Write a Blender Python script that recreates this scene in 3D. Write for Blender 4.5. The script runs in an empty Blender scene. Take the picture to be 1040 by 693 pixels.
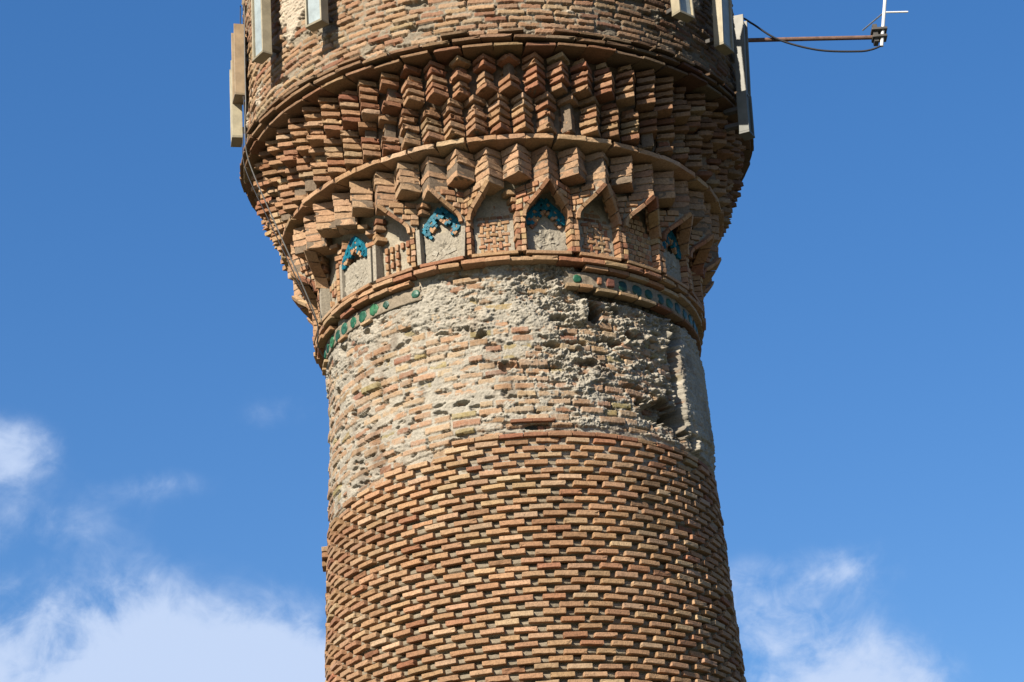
import bpy, math
import numpy as np
from mathutils import Matrix, Vector
R = math.radians
sc = bpy.context.scene

# ------------------------------------------------------------------ camera
PITCH, ROLL = R(23.5), R(4.1)
cam = bpy.data.cameras.new('camera')
cam.sensor_width = 36.0
cam.lens = 36.0 * 2400.0 / 1040.0
cam.clip_start, cam.clip_end = 0.1, 5000.0
co = bpy.data.objects.new('camera', cam)
f = Vector((0, math.cos(PITCH), math.sin(PITCH)))
r = Vector((1, 0, 0)); u = r.cross(f)
r2 = r * math.cos(ROLL) - u * math.sin(ROLL)
u2 = u * math.cos(ROLL) + r * math.sin(ROLL)
m = Matrix((r2, u2, -f)).transposed().to_4x4()
m.translation = Vector((0.015, -20.0, 1.6))
co.matrix_world = m
sc.collection.objects.link(co)
sc.camera = co

# ------------------------------------------------------------------ world, sun, exposure
SUN_AZ, SUN_EL = R(35), R(36)          # azimuth to the left of the camera's back
world = bpy.data.worlds.new('World'); sc.world = world
world.use_nodes = True
wt = world.node_tree; wt.nodes.clear()
def wn(t, **k):
    n = wt.nodes.new(t)
    for a, b in k.items(): setattr(n, a, b)
    return n
def wm(op, a, b=None, c=None, clamp=False):
    n = wn('ShaderNodeMath', operation=op, use_clamp=clamp)
    for i, v in enumerate((a, b, c)):
        if v is None: continue
        if isinstance(v, (int, float)): n.inputs[i].default_value = v
        else: wt.links.new(v, n.inputs[i])
    return n.outputs[0]
out = wn('ShaderNodeOutputWorld'); bg = wn('ShaderNodeBackground')
sky = wn('ShaderNodeTexSky', sky_type='NISHITA', sun_disc=False)
sky.sun_elevation = SUN_EL; sky.sun_rotation = math.pi + SUN_AZ
sky.air_density = 1.0; sky.dust_density = 1.0; sky.ozone_density = 3.2; sky.altitude = 500
hsv = wn('ShaderNodeHueSaturation'); hsv.inputs['Saturation'].default_value = 1.52
hsv.inputs['Value'].default_value = 1.4; hsv.inputs['Hue'].default_value = 0.510
gam = wn('ShaderNodeGamma'); gam.inputs[1].default_value = 0.72
wt.links.new(sky.outputs[0], gam.inputs[0]); wt.links.new(gam.outputs[0], hsv.inputs['Color'])
tc = wn('ShaderNodeTexCoord')
sep = wn('ShaderNodeSeparateXYZ'); wt.links.new(tc.outputs['Generated'], sep.inputs[0])
X, Y, Z = sep.outputs
az = wm('MULTIPLY', wm('ARCTAN2', X, Y), 57.2958)
el = wm('MULTIPLY', wm('ARCSINE', Z), 57.2958)
comb = wn('ShaderNodeCombineXYZ')
wt.links.new(wm('MULTIPLY', az, 0.8), comb.inputs[0]); wt.links.new(el, comb.inputs[1])
def noise(scale, detail, rough, w=0.0, dist=0.0):
    n = wn('ShaderNodeTexNoise', noise_dimensions='4D')
    n.inputs['Scale'].default_value = scale; n.inputs['Detail'].default_value = detail
    n.inputs['Roughness'].default_value = rough; n.inputs['W'].default_value = w
    n.inputs['Distortion'].default_value = dist
    wt.links.new(comb.outputs[0], n.inputs['Vector']); return n.outputs['Fac']
n1 = noise(0.42, 8, 0.58, 3.1, 0.5); n2 = noise(1.3, 6, 0.6, 7.7, 0.8)
def blob(a0, e0, sa, se, k):
    da = wm('DIVIDE', wm('SUBTRACT', az, a0), sa); de = wm('DIVIDE', wm('SUBTRACT', el, e0), se)
    d2 = wm('ADD', wm('MULTIPLY', da, da), wm('MULTIPLY', de, de))
    return wm('MULTIPLY', wm('EXPONENT', wm('MULTIPLY', d2, -1.0)), k)
tot = None
for b in [(-12.2, 15.0, 3.6, 2.9, 1.30), (-9.6, 16.6, 1.2, 1.6, 0.45), (-6.2, 14.6, 2.6, 2.5, 0.70), (-13.3, 21.2, 1.5, 0.9, 0.8),
          (-9.3, 20.4, 1.6, 0.5, 0.38), (-6.2, 22.1, 1.3, 0.6, 0.34), (-12.4, 19.5, 2.0, 0.6, 0.28), (6.0, 14.2, 2.9, 2.3, 0.55), (7.8, 17.3, 1.7, 0.7, 0.45),
          (5.3, 16.8, 1.1, 1.0, 0.50), (9.0, 14.2, 1.8, 1.5, 0.5), (6.8, 15.4, 2.4, 1.5, .30), (-7.6, 15.6, 2.2, 1.9, .6), (-5.2, 15.4, 1.5, 1.5, .5)]:
    o = blob(*b); tot = o if tot is None else wm('ADD', tot, o)
nn = wm('ADD', wm('MULTIPLY', wm('SUBTRACT', n1, 0.5), 2.3), wm('MULTIPLY', wm('SUBTRACT', n2, 0.5), 0.9))
dens = wm('SUBTRACT', wm('ADD', wm('MULTIPLY', nn, wm('MINIMUM', wm('MULTIPLY', tot, 1.6), 1.0)), tot), 0.12)
mr = wn('ShaderNodeMapRange', interpolation_type='SMOOTHERSTEP'); wt.links.new(dens, mr.inputs[0])
mr.inputs[1].default_value = 0.0; mr.inputs[2].default_value = 1.0
mr.inputs[3].default_value = 0.0; mr.inputs[4].default_value = 0.95
mix = wn('ShaderNodeMix', data_type='RGBA')
wt.links.new(mr.outputs[0], mix.inputs[0]); wt.links.new(hsv.outputs[0], mix.inputs[6])
mix.inputs[7].default_value = (3.5, 4.25, 5.7, 1)
wt.links.new(mix.outputs[2], bg.inputs[0]); bg.inputs[1].default_value = 0.075
wt.links.new(bg.outputs[0], out.inputs[0])

sun = bpy.data.lights.new('sun', 'SUN'); sun.energy = 5.0; sun.angle = R(0.53); sun.color = (1.0, 0.91, 0.77)
so = bpy.data.objects.new('sun', sun)
sd = Vector((-math.sin(SUN_AZ) * math.cos(SUN_EL), -math.cos(SUN_AZ) * math.cos(SUN_EL), math.sin(SUN_EL)))
so.rotation_euler = sd.to_track_quat('Z', 'Y').to_euler(); so.location = sd * 60
sc.collection.objects.link(so)
sc.view_settings.view_transform = 'Standard'; sc.view_settings.look = 'None'
sc.view_settings.gamma = 1.0; sc.view_settings.exposure = 1.15; sc.view_settings.use_curve_mapping = False

# ------------------------------------------------------------------ noise
rng = np.random.default_rng(7)
_perm = rng.permutation(256); _perm = np.concatenate([_perm, _perm, _perm])
_g = rng.normal(size=(256, 3)); _g /= np.linalg.norm(_g, axis=1)[:, None]
def perlin(p):
    p = np.asarray(p, np.float32)
    i = np.floor(p).astype(np.int64); fr = (p - i).astype(np.float32); i &= 255
    w = fr * fr * fr * (fr * (fr * 6 - 15) + 10)
    res = 0
    for dx in (0, 1):
        wx = w[..., 0] if dx else 1 - w[..., 0]
        for dy in (0, 1):
            wy = w[..., 1] if dy else 1 - w[..., 1]
            for dz in (0, 1):
                wz = w[..., 2] if dz else 1 - w[..., 2]
                h = _perm[_perm[_perm[(i[..., 0] + dx) & 255] + ((i[..., 1] + dy) & 255)] + ((i[..., 2] + dz) & 255)]
                g = _g[h]
                res = res + wx * wy * wz * (g[..., 0] * (fr[..., 0] - dx) + g[..., 1] * (fr[..., 1] - dy) + g[..., 2] * (fr[..., 2] - dz))
    return res * 1.5
def fbm(p, scale, octv=4, rough=0.5, seed=0.0):
    p = np.asarray(p, np.float32) * scale + seed * 17.31
    a, s, t = 1.0, 0, 0
    for k in range(octv):
        s = s + a * perlin(p); t += a; a *= rough; p = p * 2.03 + 5.7
    return s / t * 1.4
def sstep(a, b, x):
    t = np.clip((x - a) / (b - a), 0, 1); return t * t * (3 - 2 * t)

# ------------------------------------------------------------------ materials
def material(name, rough=0.9, spec=0.25, attr=True, color=(0.5, 0.5, 0.5), metallic=0.0, var=0.35, nscale=55.0, bump=0.5, bdist=0.006, coat=0.0, gain=1.0, pits=0.0):
    m = bpy.data.materials.new(name); m.use_nodes = True
    nt = m.node_tree; b = nt.nodes['Principled BSDF']
    b.inputs['Roughness'].default_value = rough; b.inputs['Specular IOR Level'].default_value = spec
    b.inputs['Metallic'].default_value = metallic; b.inputs['Coat Weight'].default_value = coat
    b.inputs['Coat Roughness'].default_value = 0.08
    geo = nt.nodes.new('ShaderNodeTexCoord')
    nz = nt.nodes.new('ShaderNodeTexNoise'); nz.inputs['Scale'].default_value = nscale
    nz.inputs['Detail'].default_value = 5; nz.inputs['Roughness'].default_value = 0.65
    nt.links.new(geo.outputs['Object'], nz.inputs['Vector'])
    rmp = nt.nodes.new('ShaderNodeMapRange'); nt.links.new(nz.outputs['Fac'], rmp.inputs[0])
    rmp.inputs[1].default_value = 0.28; rmp.inputs[2].default_value = 0.72
    rmp.inputs[3].default_value = (1 - var) * gain; rmp.inputs[4].default_value = (1 + var * 0.8) * gain
    fac = rmp.outputs[0]
    if pits:                                   # small dark voids burnt into the clay
        n3 = nt.nodes.new('ShaderNodeTexNoise'); n3.inputs['Scale'].default_value = 95; n3.inputs['Detail'].default_value = 3
        nt.links.new(geo.outputs['Object'], n3.inputs['Vector'])
        r3 = nt.nodes.new('ShaderNodeMapRange'); nt.links.new(n3.outputs['Fac'], r3.inputs[0])
        r3.inputs[1].default_value = .60; r3.inputs[2].default_value = .70; r3.inputs[3].default_value = 1.0; r3.inputs[4].default_value = 1 - pits
        mm_ = nt.nodes.new('ShaderNodeMath'); mm_.operation = 'MULTIPLY'
        nt.links.new(fac, mm_.inputs[0]); nt.links.new(r3.outputs[0], mm_.inputs[1]); fac = mm_.outputs[0]
    mx = nt.nodes.new('ShaderNodeVectorMath'); mx.operation = 'SCALE'
    if attr:
        at = nt.nodes.new('ShaderNodeAttribute'); at.attribute_name = 'col'
        nt.links.new(at.outputs['Color'], mx.inputs[0])
    else:
        mx.inputs[0].default_value = color
    nt.links.new(fac, mx.inputs['Scale'])
    nt.links.new(mx.outputs[0], b.inputs['Base Color'])
    if bump:
        n2 = nt.nodes.new('ShaderNodeTexNoise'); n2.inputs['Scale'].default_value = nscale * 1.6
        n2.inputs['Detail'].default_value = 4; nt.links.new(geo.outputs['Object'], n2.inputs['Vector'])
        bp = nt.nodes.new('ShaderNodeBump'); bp.inputs['Strength'].default_value = bump; bp.inputs['Distance'].default_value = bdist
        nt.links.new(n2.outputs['Fac'], bp.inputs['Height']); nt.links.new(bp.outputs[0], b.inputs['Normal'])
    return m
M_BRICK = material('fired_brick', gain=.60, pits=.5, nscale=48, var=0.32)
M_MORTAR = material('lime_mortar', gain=.55, pits=.35, nscale=60, var=0.25, bump=0.6)
M_GREEN = material('green_glaze', rough=0.45, spec=0.3, var=0.5, nscale=22, bump=0.5, coat=0.0)
M_BLUE = material('turquoise_glaze', rough=0.5, spec=0.12, var=0.4, nscale=30, bump=0.2, coat=0.0)
M_PANEL = material('aged_white_plastic', rough=0.5, spec=0.3, var=0.28, nscale=9, bump=0.0)
M_STEEL = material('galvanised_steel', rough=0.45, metallic=0.7, attr=False, color=(0.33, 0.34, 0.35), var=0.2, nscale=20, bump=0.1)
M_RUST = material('rusty_steel', rough=0.75, attr=False, color=(0.13, 0.075, 0.055), var=0.4, nscale=25, bump=0.2)
M_DARK = material('dark_iron', rough=0.6, attr=False, color=(0.06, 0.055, 0.05), var=0.3, nscale=20, bump=0.1)
M_CABLE = material('black_rubber', rough=0.6, attr=False, color=(0.025, 0.025, 0.028), var=0.2, bump=0)
M_GREYC = material('grey_wire', rough=0.5, attr=False, color=(0.09, 0.088, 0.082), metallic=0.0, var=0.2, bump=0)
M_WHITE = material('white_fibreglass', rough=0.35, spec=0.5, attr=False, color=(0.50, 0.50, 0.49), var=0.1, bump=0)
M_GROUND = material('dry_ground', attr=False, color=(0.075, 0.075, 0.05), var=0.4, nscale=0.4, bump=0.2)

# ------------------------------------------------------------------ mesh helpers
def link(name, verts, faces, mat, parent=None, col=None, smooth=False):
    verts = np.asarray(verts, np.float32); faces = np.asarray(faces, np.int32)
    me = bpy.data.meshes.new(name)
    k = faces.shape[1]
    me.vertices.add(len(verts)); me.vertices.foreach_set('co', verts.ravel())
    me.loops.add(faces.size); me.loops.foreach_set('vertex_index', faces.ravel())
    me.polygons.add(len(faces))
    me.polygons.foreach_set('loop_start', np.arange(0, faces.size, k, dtype=np.int32))
    me.polygons.foreach_set('use_smooth', np.full(len(faces), bool(smooth)))
    me.update(calc_edges=True)
    if col is not None:
        at = me.color_attributes.new('col', 'FLOAT_COLOR', 'POINT')
        c4 = np.ones((len(verts), 4), np.float32); c4[:, :3] = np.broadcast_to(col, (len(verts), 3))
        at.data.foreach_set('color', c4.ravel())
    me.materials.append(mat)
    o = bpy.data.objects.new(name, me); sc.collection.objects.link(o)
    if parent is not None: o.parent = parent
    return o
def thing(name, label, cat, loc=(0, 0, 0), group=None, rotz=0.0):
    o = bpy.data.objects.new(name, None); o.empty_display_size = 0.2
    o.location = loc; o.rotation_euler = (0, 0, rotz)
    o['label'] = label; o['category'] = cat
    if group: o['group'] = group
    sc.collection.objects.link(o); return o
class Acc:
    """collects several pieces into one mesh"""
    def __init__(s): s.v, s.f, s.c, s.n = [], [], [], 0
    def add(s, v, fa, c):
        v = np.asarray(v, np.float32).reshape(-1, 3)
        s.v.append(v); s.f.append(np.asarray(fa) + s.n); s.c.append(np.broadcast_to(np.asarray(c, np.float32), (len(v), 3))); s.n += len(v)
    def build(s, name, mat, parent=None, smooth=False):
        return link(name, np.concatenate(s.v), np.concatenate(s.f), mat, parent, np.concatenate(s.c), smooth)

_tc = {}
def template(xs, ys, zs):
    key = (tuple(xs), tuple(ys), tuple(zs))
    if key in _tc: return _tc[key]
    nx, ny, nz = len(xs), len(ys), len(zs); idx = {}; P = []
    def vid(i, j, k):
        if (i, j, k) not in idx: idx[i, j, k] = len(P); P.append((xs[i], ys[j], zs[k]))
        return idx[i, j, k]
    F = []
    for i in range(nx - 1):
        for k in range(nz - 1):
            F.append((vid(i, 0, k), vid(i + 1, 0, k), vid(i + 1, 0, k + 1), vid(i, 0, k + 1)))
            F.append((vid(i, ny - 1, k), vid(i, ny - 1, k + 1), vid(i + 1, ny - 1, k + 1), vid(i + 1, ny - 1, k)))
        for j in range(ny - 1):
            F.append((vid(i, j, 0), vid(i, j + 1, 0), vid(i + 1, j + 1, 0), vid(i + 1, j, 0)))
            F.append((vid(i, j, nz - 1), vid(i + 1, j, nz - 1), vid(i + 1, j + 1, nz - 1), vid(i, j + 1, nz - 1)))
    for j in range(ny - 1):
        for k in range(nz - 1):
            F.append((vid(0, j, k), vid(0, j, k + 1), vid(0, j + 1, k + 1), vid(0, j + 1, k)))
            F.append((vid(nx - 1, j, k), vid(nx - 1, j + 1, k), vid(nx - 1, j + 1, k + 1), vid(nx - 1, j, k + 1)))
    _tc[key] = (np.array(P, np.float32), np.array(F, np.int32)); return _tc[key]
FINE = ([-1, -.94, -.5, 0, .5, .94, 1], [-1, 0, .85, 1], [-1, -.75, 0, .75, 1])
MED = ([-1, -.9, 0, .9, 1], [-1, -.9, 0, .9, 1], [-1, -.72, .72, 1])
MEDF = ([-1, -.92, -.45, 0, .45, .92, 1], [-1, -.92, -.45, 0, .45, .92, 1], [-1, -.72, 0, .72, 1])
LOW = ([-1, 1], [-1, 1], [-1, 1])
def A(v, n): return np.broadcast_to(np.asarray(v, np.float32), (n,)).copy()
def bricks(acc, th, Rc, z, a, b, c, col, yaw=0.0, roll=0.0, tip=0.0, tmpl=FINE, rad=0.006, rough=0.003, chip=0.010, rscale=1.0):
    """many rounded, worn bricks: th (rad) from the camera side, Rc/z centre, half sizes a (tangent) b (radial) c (up)"""
    th = np.atleast_1d(np.asarray(th, np.float32)); n = len(th)
    if n == 0: return
    Rc, z, a, b, c, yaw, roll, tip = (A(q, n) for q in (Rc, z, a, b, c, yaw, roll, tip))
    T, F = template(*tmpl)
    H = np.stack([a, b, c], 1)[:, None, :]
    rr = np.minimum(rad, H * 0.45)
    p = T[None] * H; inner = np.clip(p, -(H - rr), H - rr); d = p - inner
    L = np.linalg.norm(d, axis=2, keepdims=True)
    dirn = np.where(L > 1e-7, d / np.maximum(L, 1e-7), 0)
    p = inner + dirn * rr
    cy, sy = np.cos(yaw)[:, None], np.sin(yaw)[:, None]
    # tilts: roll about the radial axis, tip about the tangent axis, yaw about z
    x, y, zz = p[..., 0], p[..., 1], p[..., 2]
    cr, sr = np.cos(roll)[:, None], np.sin(roll)[:, None]; x, zz = x * cr - zz * sr, x * sr + zz * cr
    ct, st = np.cos(tip)[:, None], np.sin(tip)[:, None]; y, zz = y * ct - zz * st, y * st + zz * ct
    x, y = x * cy - y * sy, x * sy + y * cy
    y = y * rscale
    sn, cs = np.sin(th)[:, None], np.cos(th)[:, None]
    rad_ = Rc[:, None] + y
    W = np.stack([rad_ * sn + x * cs, -rad_ * cs + x * sn, z[:, None] + zz], 2)
    if rough > 0 and len(T) > 8:
        q = W + np.arange(n)[:, None, None] * 1.37
        nz = fbm(q, 26.0, 3, 0.6)
        cen = np.stack([Rc * np.sin(th), -Rc * np.cos(th), z], 1)[:, None, :]
        out_ = W - cen; out_ /= np.maximum(np.linalg.norm(out_, axis=2, keepdims=True), 1e-6)
        edge = (np.abs(T) > 0.8).sum(1)[None, :]
        disp = nz * rough - np.where(edge >= 2, np.clip(nz - 0.12, 0, 1) * chip * 2.2, 0)
        W = W + out_ * disp[..., None]
    Fa = (F[None] + (np.arange(n) * len(T))[:, None, None]).reshape(-1, 4)
    col = np.broadcast_to(np.asarray(col, np.float32), (n, 3))
    acc.add(W.reshape(-1, 3), Fa, np.repeat(col, len(T), axis=0))
PAL = np.array([(.44, .262, .146), (.415, .236, .128), (.475, .298, .172), (.375, .190, .104), (.495, .340, .205), (.325, .146, .080), (.45, .294, .155), (.37, .285, .125)], np.float32)
PW = np.array([.26, .22, .18, .12, .10, .06, .06])
def brick_cols(n, w=PW, var=0.14, rg=rng):
    w = np.asarray(w, float); w = np.concatenate([w, np.zeros(len(PAL) - len(w))])
    c = PAL[rg.choice(len(PAL), n, p=w / w.sum())]
    return c * (1 + rg.uniform(-var, var, (n, 1))) * (1 + rg.uniform(-.04, .04, (n, 3)))
MORT = np.array([.42, .365, .275], np.float32)
def tdeg(front=105.0, step=0.2, back=2.0):
    """angles all the way round, dense on the side the street sees"""
    a = np.arange(-front, front, step); b = np.arange(front, 360 - front, back)
    return np.radians(np.concatenate([a, b])).astype(np.float32)
def grid_faces(nt, nz, wrap=True):
    i = np.arange(nt if wrap else nt - 1); j = np.arange(nz - 1)
    I, J = np.meshgrid(i, j, indexing='ij'); I2 = (I + 1) % nt
    return np.stack([I * nz + J, I2 * nz + J, I2 * nz + J + 1, I * nz + J + 1], -1).reshape(-1, 4)
def revolve(th, z, Rg):
    T, Zg = np.meshgrid(th, z, indexing='ij') if z.ndim == 1 else (np.broadcast_to(th[:, None], z.shape), z)
    return np.stack([Rg * np.sin(T), -Rg * np.cos(T), Zg], -1)

# ------------------------------------------------------------------ ground
gx = np.concatenate([-np.geomspace(3000, 4, 24), np.linspace(-3, 3, 7), np.geomspace(4, 3000, 24)])
GX, GY = np.meshgrid(gx, gx, indexing='ij')
GZ = np.zeros_like(GX)
g = link('ground', np.stack([GX, GY, GZ], -1).reshape(-1, 3), grid_faces(len(gx), len(gx), False), M_GROUND)
g['kind'] = 'structure'

# ------------------------------------------------------------------ minaret
tower = thing('minaret', 'old brick minaret with flaring corbelled balcony, bare rubble band and turquoise tile niches', 'minaret')
RING1 = 8.70
def Rshaft(z): return 1.745 + (RING1 - z) * 0.0395
_zx = np.radians([-180, -105, -85, -60, -37, -22, -15.5, -15, 180]); _zy = np.array([8.60, 8.42, 8.48, 8.54, 8.61, 8.67, 8.69, 8.77, 8.77])
def ztop(t): return np.interp(t, _zx, _zy)

# masonry seen as a worn height field: irregular bricks half hidden under mortar
def masonry(th, z, base, seed, ch=(.056, .072), ln=(.12, .26), gap=.012, mlev=-.010, pl_thr=.15, pl_amt=.03, miss=.10, palw=PW, mort=MORT, hb_sd=.007,
            wave=.014, rub=None, extra=None, plcol=None, cov=None, dusty=.5, slits=-.08):
    rg = np.random.default_rng(seed)
    T, Zg = np.meshgrid(th, z, indexing='ij'); S = T * base.mean()
    Pn = np.stack([np.sin(T) * base, -np.cos(T) * base, Zg], -1)
    zc = Zg + wave * fbm(Pn, 1.3, 2, .5, seed) + .004 * fbm(Pn, 9, 2, .5, seed + 1)
    hs = rg.uniform(*ch, 200); zb = z.min() - .1 + np.concatenate([[0], np.cumsum(hs)])
    idx = np.searchsorted(zb, zc.ravel()).reshape(zc.shape) - 1
    v = zc - zb[idx]; Hc = hs[np.clip(idx, 0, 199)] - gap
    hb = np.zeros_like(zc); du = np.zeros_like(zc); bc = np.zeros(zc.shape + (3,), np.float32)
    su = S + .006 * fbm(Pn, 14, 2, .5, seed + 2)
    L = math.pi * base.mean() * 1.2
    for k in range(max(idx.min(), 0), idx.max() + 1):
        mk = idx == k
        if not mk.any(): continue
        ls = rg.uniform(*ln, int(2 * L / ln[0]) + 4); bb = -L + np.concatenate([[0], np.cumsum(ls)])
        s = su[mk]; bi = np.searchsorted(bb, s) - 1
        nb = len(bb); hh = rg.normal(0, hb_sd, nb); hh[rg.random(nb) < miss] -= rg.uniform(.02, .06)
        tl = rg.normal(0, .05, nb); bcol = brick_cols(nb, palw, .16, rg)
        b0, b1 = bb[bi], bb[np.clip(bi + 1, 0, nb - 1)]
        du[mk] = np.minimum(s - b0, b1 - s) - gap * .5
        hb[mk] = hh[bi] + tl[bi] * (v[mk] - .03) + rg.normal(0, .03, nb)[bi] * (s - (b0 + b1) / 2)
        bc[mk] = bcol[bi]
    fine = fbm(Pn, 38, 4, .6, seed + 3); Pa = Pn * np.array([1, 1, 2.3], np.float32); mid = fbm(Pa, 9, 4, .55, seed + 4); big = fbm(Pn, 2.4, 3, .5, seed + 5); crumb = 1 - np.abs(fbm(Pa, 12, 4, .5, seed + 6)) * 2
    d = np.minimum(np.minimum(du, v), Hc - v) + fine * .005
    mask = sstep(0, .008, d)
    P = big + .35 * mid
    if cov is not None: P = P + cov(T, Zg)
    cover = sstep(pl_thr, pl_thr + .35, P)
    grit = fbm(Pn, 75, 2, .6, seed + 8); mm = mlev + .006 * mid + .006 * fine + cover * pl_amt + .003 * crumb * (0.4 + cover) + .003 * grit
    slit = sstep(slits, slits + .28, fbm(Pa, 6.5, 3, .5, seed + 12)) * (1 - cover); mm = mm - slit * .034
    crk = sstep(.93, .99, 1 - np.abs(fbm(Pa, 5.0, 3, .6, seed + 13))) * cover; mm = mm - crk * .016
    hbr = -.055 + (.055 + hb + .004 * fine) * mask
    if rub is not None:
        w = rub(T, Zg)
        hbr -= w * .030; mm += w * (-.030 + .055 * mid + .014 * (crumb - .5) + .016 * fine + .005 * grit); cover = cover * (1 - .6 * w)
    h = np.maximum(hbr, mm)
    isb = sstep(-.002, .003, hbr - mm)[..., None]
    mc = mort * (1 + .22 * mid + .15 * fine)[..., None] * np.array([1, 1, 1], np.float32)
    warm = sstep(.0, .5, fbm(Pn, 3.1, 3, .5, seed + 9))[..., None]
    mc = mc * (1 - warm * .18) + mc * np.array([1.16, .98, .80], np.float32) * warm * .18
    if plcol is not None:
        cv = sstep(.45, .8, cover)[..., None]; mc = mc * (1 - cv) + np.asarray(plcol, np.float32) * (1 + .10 * fine + .10 * mid)[..., None] * cv
    dust = np.clip(.25 + .5 * mid + .3 * fine, 0, .55)[..., None]
    colr = (bc * (1 + .12 * fine[..., None])) * (1 - dust * dusty) + mort * dust * dusty
    col = mc * (1 - isb) + colr * isb
    if extra is not None: h, col = extra(T, Zg, h, col, Pn, fine, mid, big)
    return h, np.clip(col, .01, .9), Pn

# --- the bare band where the facing has fallen away
th = tdeg(104, .2, 2.5); zz = np.arange(8.36, 10.29, .0062, dtype=np.float32)
base = np.interp(zz, [8.3, 8.70, 8.80, 9.3, 9.8, 10.29], [1.735, 1.722, 1.722, 1.70, 1.690, 1.690])[None, :] * np.ones((len(th), 1))
deg = np.degrees
def rub_w(T, Z):
    t = deg(T)
    return sstep(2, 14, t + 6 * np.sin(Z * 7)) * (1 - sstep(56, 60, t)) * (.35 + .65 * sstep(9.15, 9.45, Z + .1 * np.sin(T * 9))) + .25 * np.exp(-((t + 12) / 14) ** 2) * sstep(9.3, 9.6, Z)
def cov_w(T, Z):
    t = deg(T)
    return .62 * sstep(9.50, 9.95, Z) * (1 - .5 * sstep(-30, -60, t)) + .30 * sstep(-2, 15, t) + .8 * np.exp(-((Z - 10.065) / .035) ** 2) * (t < -23) + .9 * sstep(57, 60, t) - .25 * sstep(-5, -30, t) * (1 - sstep(9.6, 9.9, Z))
def band_extra(T, Z, h, col, Pn, fine, mid, big):
    t = deg(T); s = (T) * 1.70
    def ell(t0, z0, a, b, wob=.25):
        q = np.sqrt(((t - t0) * math.pi / 180 * 1.7 / a) ** 2 + ((Z - z0) / b) ** 2) + wob * mid + .12 * fine
        return 1 - sstep(.75, 1.1, q)
    for (t0, z0, a, b, dp, wob) in [(26.3, 9.86, .075, .105, .6, .04), (58.6, 9.87, .10, .12, .45, .10), (45, 9.42, .05, .03, .12, .5), (-8.0, 9.66, .045, .035, .10, .5), (12, 9.52, .07, .035, .09, .6), (6, 8.768, .125, .030, .07, .2), (24, 9.38, .09, .04, .08, .8), (31, 9.6, .10, .035, .09, .8), (15, 9.78, .08, .03, .06, .8), (-15, 9.05, .07, .025, .06, .7), (40, 8.95, .10, .04, .07, .8),
                                (-1.5, 9.33, .06, .05, .07, .6), (47, 9.02, .27, .13, .13, .65), (54.5, 8.96, .12, .13, .15, .5), (60.5, 8.93, .05, .16, .16, .3), (-20, 9.72, .06, .02, .05, .5), (-47, 9.98, .05, .025, .07, .5), (-61, 9.97, .07, .05, .08, .5), (-66, 9.62, .05, .05, .06, .6), (33, 9.9, .05, .04, .10, .5), (20, 9.55, .09, .03, .07, .6), (38, 9.68, .06, .05, .08, .6), (37, 9.2, .10, .03, .06, .6), (-55, 9.3, .05, .04, .05, .6)]:
        h = h - dp * ell(t0, z0, a, b, wob)
    h = h + .05 * ell(22.6, 9.87, .045, .10, .3) + .05 * ell(54.6, 9.88, .05, .11, .3)
    # undercut below the surviving frieze on the right
    und = sstep(20, 24, t) * sstep(9.96, 10.03, Z + .03 * mid)
    h = h - .10 * und
    # surviving slab of render standing proud
    edge = t + 1.6 * fbm(Pn, 5, 3, .6, 31) + 3.0 * sstep(9.0, 8.9, Z)
    slab = sstep(57.6, 58.3, edge) * (1 - sstep(9.78, 9.82, Z + .02 * mid - sstep(66, 72, t) * .0)) * sstep(8.88, 8.93, Z + .03 * mid - (t - 60) * .004)
    chan = sstep(54.5, 56.0, edge) * (1 - sstep(57.2, 57.7, edge)) * sstep(8.95, 9.05, Z) * (1 - sstep(9.74, 9.8, Z)); h = h - .15 * chan * (.7 + .6 * big)
    slab = np.maximum(slab, (.22 + .5 * sstep(.0, .4, mid)) * sstep(64, 66, t) * sstep(8.8, 8.86, Z - (t - 62) * .002))
    slab = slab * (1 - ell(59.0, 9.86, .085, .10, .2))
    h = np.where(slab > .01, np.maximum(h, h * (1 - slab) + slab * (.045 + .010 * mid + .008 * fine + .35 * np.clip(h, -.03, .02))), h)
    lump = ell(62.3, 8.80, .05, .085, .15)
    h = h * (1 - lump) + lump * (.075 + .012 * mid)
    k = np.maximum(slab * (.45 + .4 * sstep(61, 59, t)), lump)[..., None] * .85
    pl = np.array([.47, .425, .34], np.float32) * (1 + .15 * mid + .1 * fine)[..., None]
    col = col * (1 - k) + pl * k
    # darker in the right-hand undercut and the hollows near it, lichen-yellow bricks near the foot
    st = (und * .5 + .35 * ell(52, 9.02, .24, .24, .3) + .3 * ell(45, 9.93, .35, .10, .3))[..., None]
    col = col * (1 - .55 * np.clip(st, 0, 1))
    dirt = (.42 * sstep(.02, .6, fbm(Pn * np.array([1, 1, .6], np.float32), 3.4, 4, .6, 61)))[..., None]
    col = col * (1 - dirt * np.array([.85, .95, 1.0], np.float32))
    # keep the mortar behind the facing bricks lower down
    low = sstep(.01, -.01, Z - ztop(T) + .012 * mid)
    h = np.where(low > .5, np.minimum(h, -.020 + .004 * mid) , h)
    return h, col
h, col, Pn = masonry(th, zz, base, 11, ch=(.064, .082), ln=(.13, .27), gap=.011, pl_thr=.24, pl_amt=.019, miss=.15, mlev=-.0065, slits=.05, rub=rub_w, cov=cov_w, extra=band_extra,
                     palw=np.array([.24, .10, .24, .07, .20, .03, .04, .10]), mort=np.array([.45, .41, .335], np.float32), dusty=.85)
link('weathered_wall', revolve(th, zz, base + h).reshape(-1, 3), grid_faces(len(th), len(zz)), M_MORTAR, tower, col.reshape(-1, 3), True)

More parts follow.
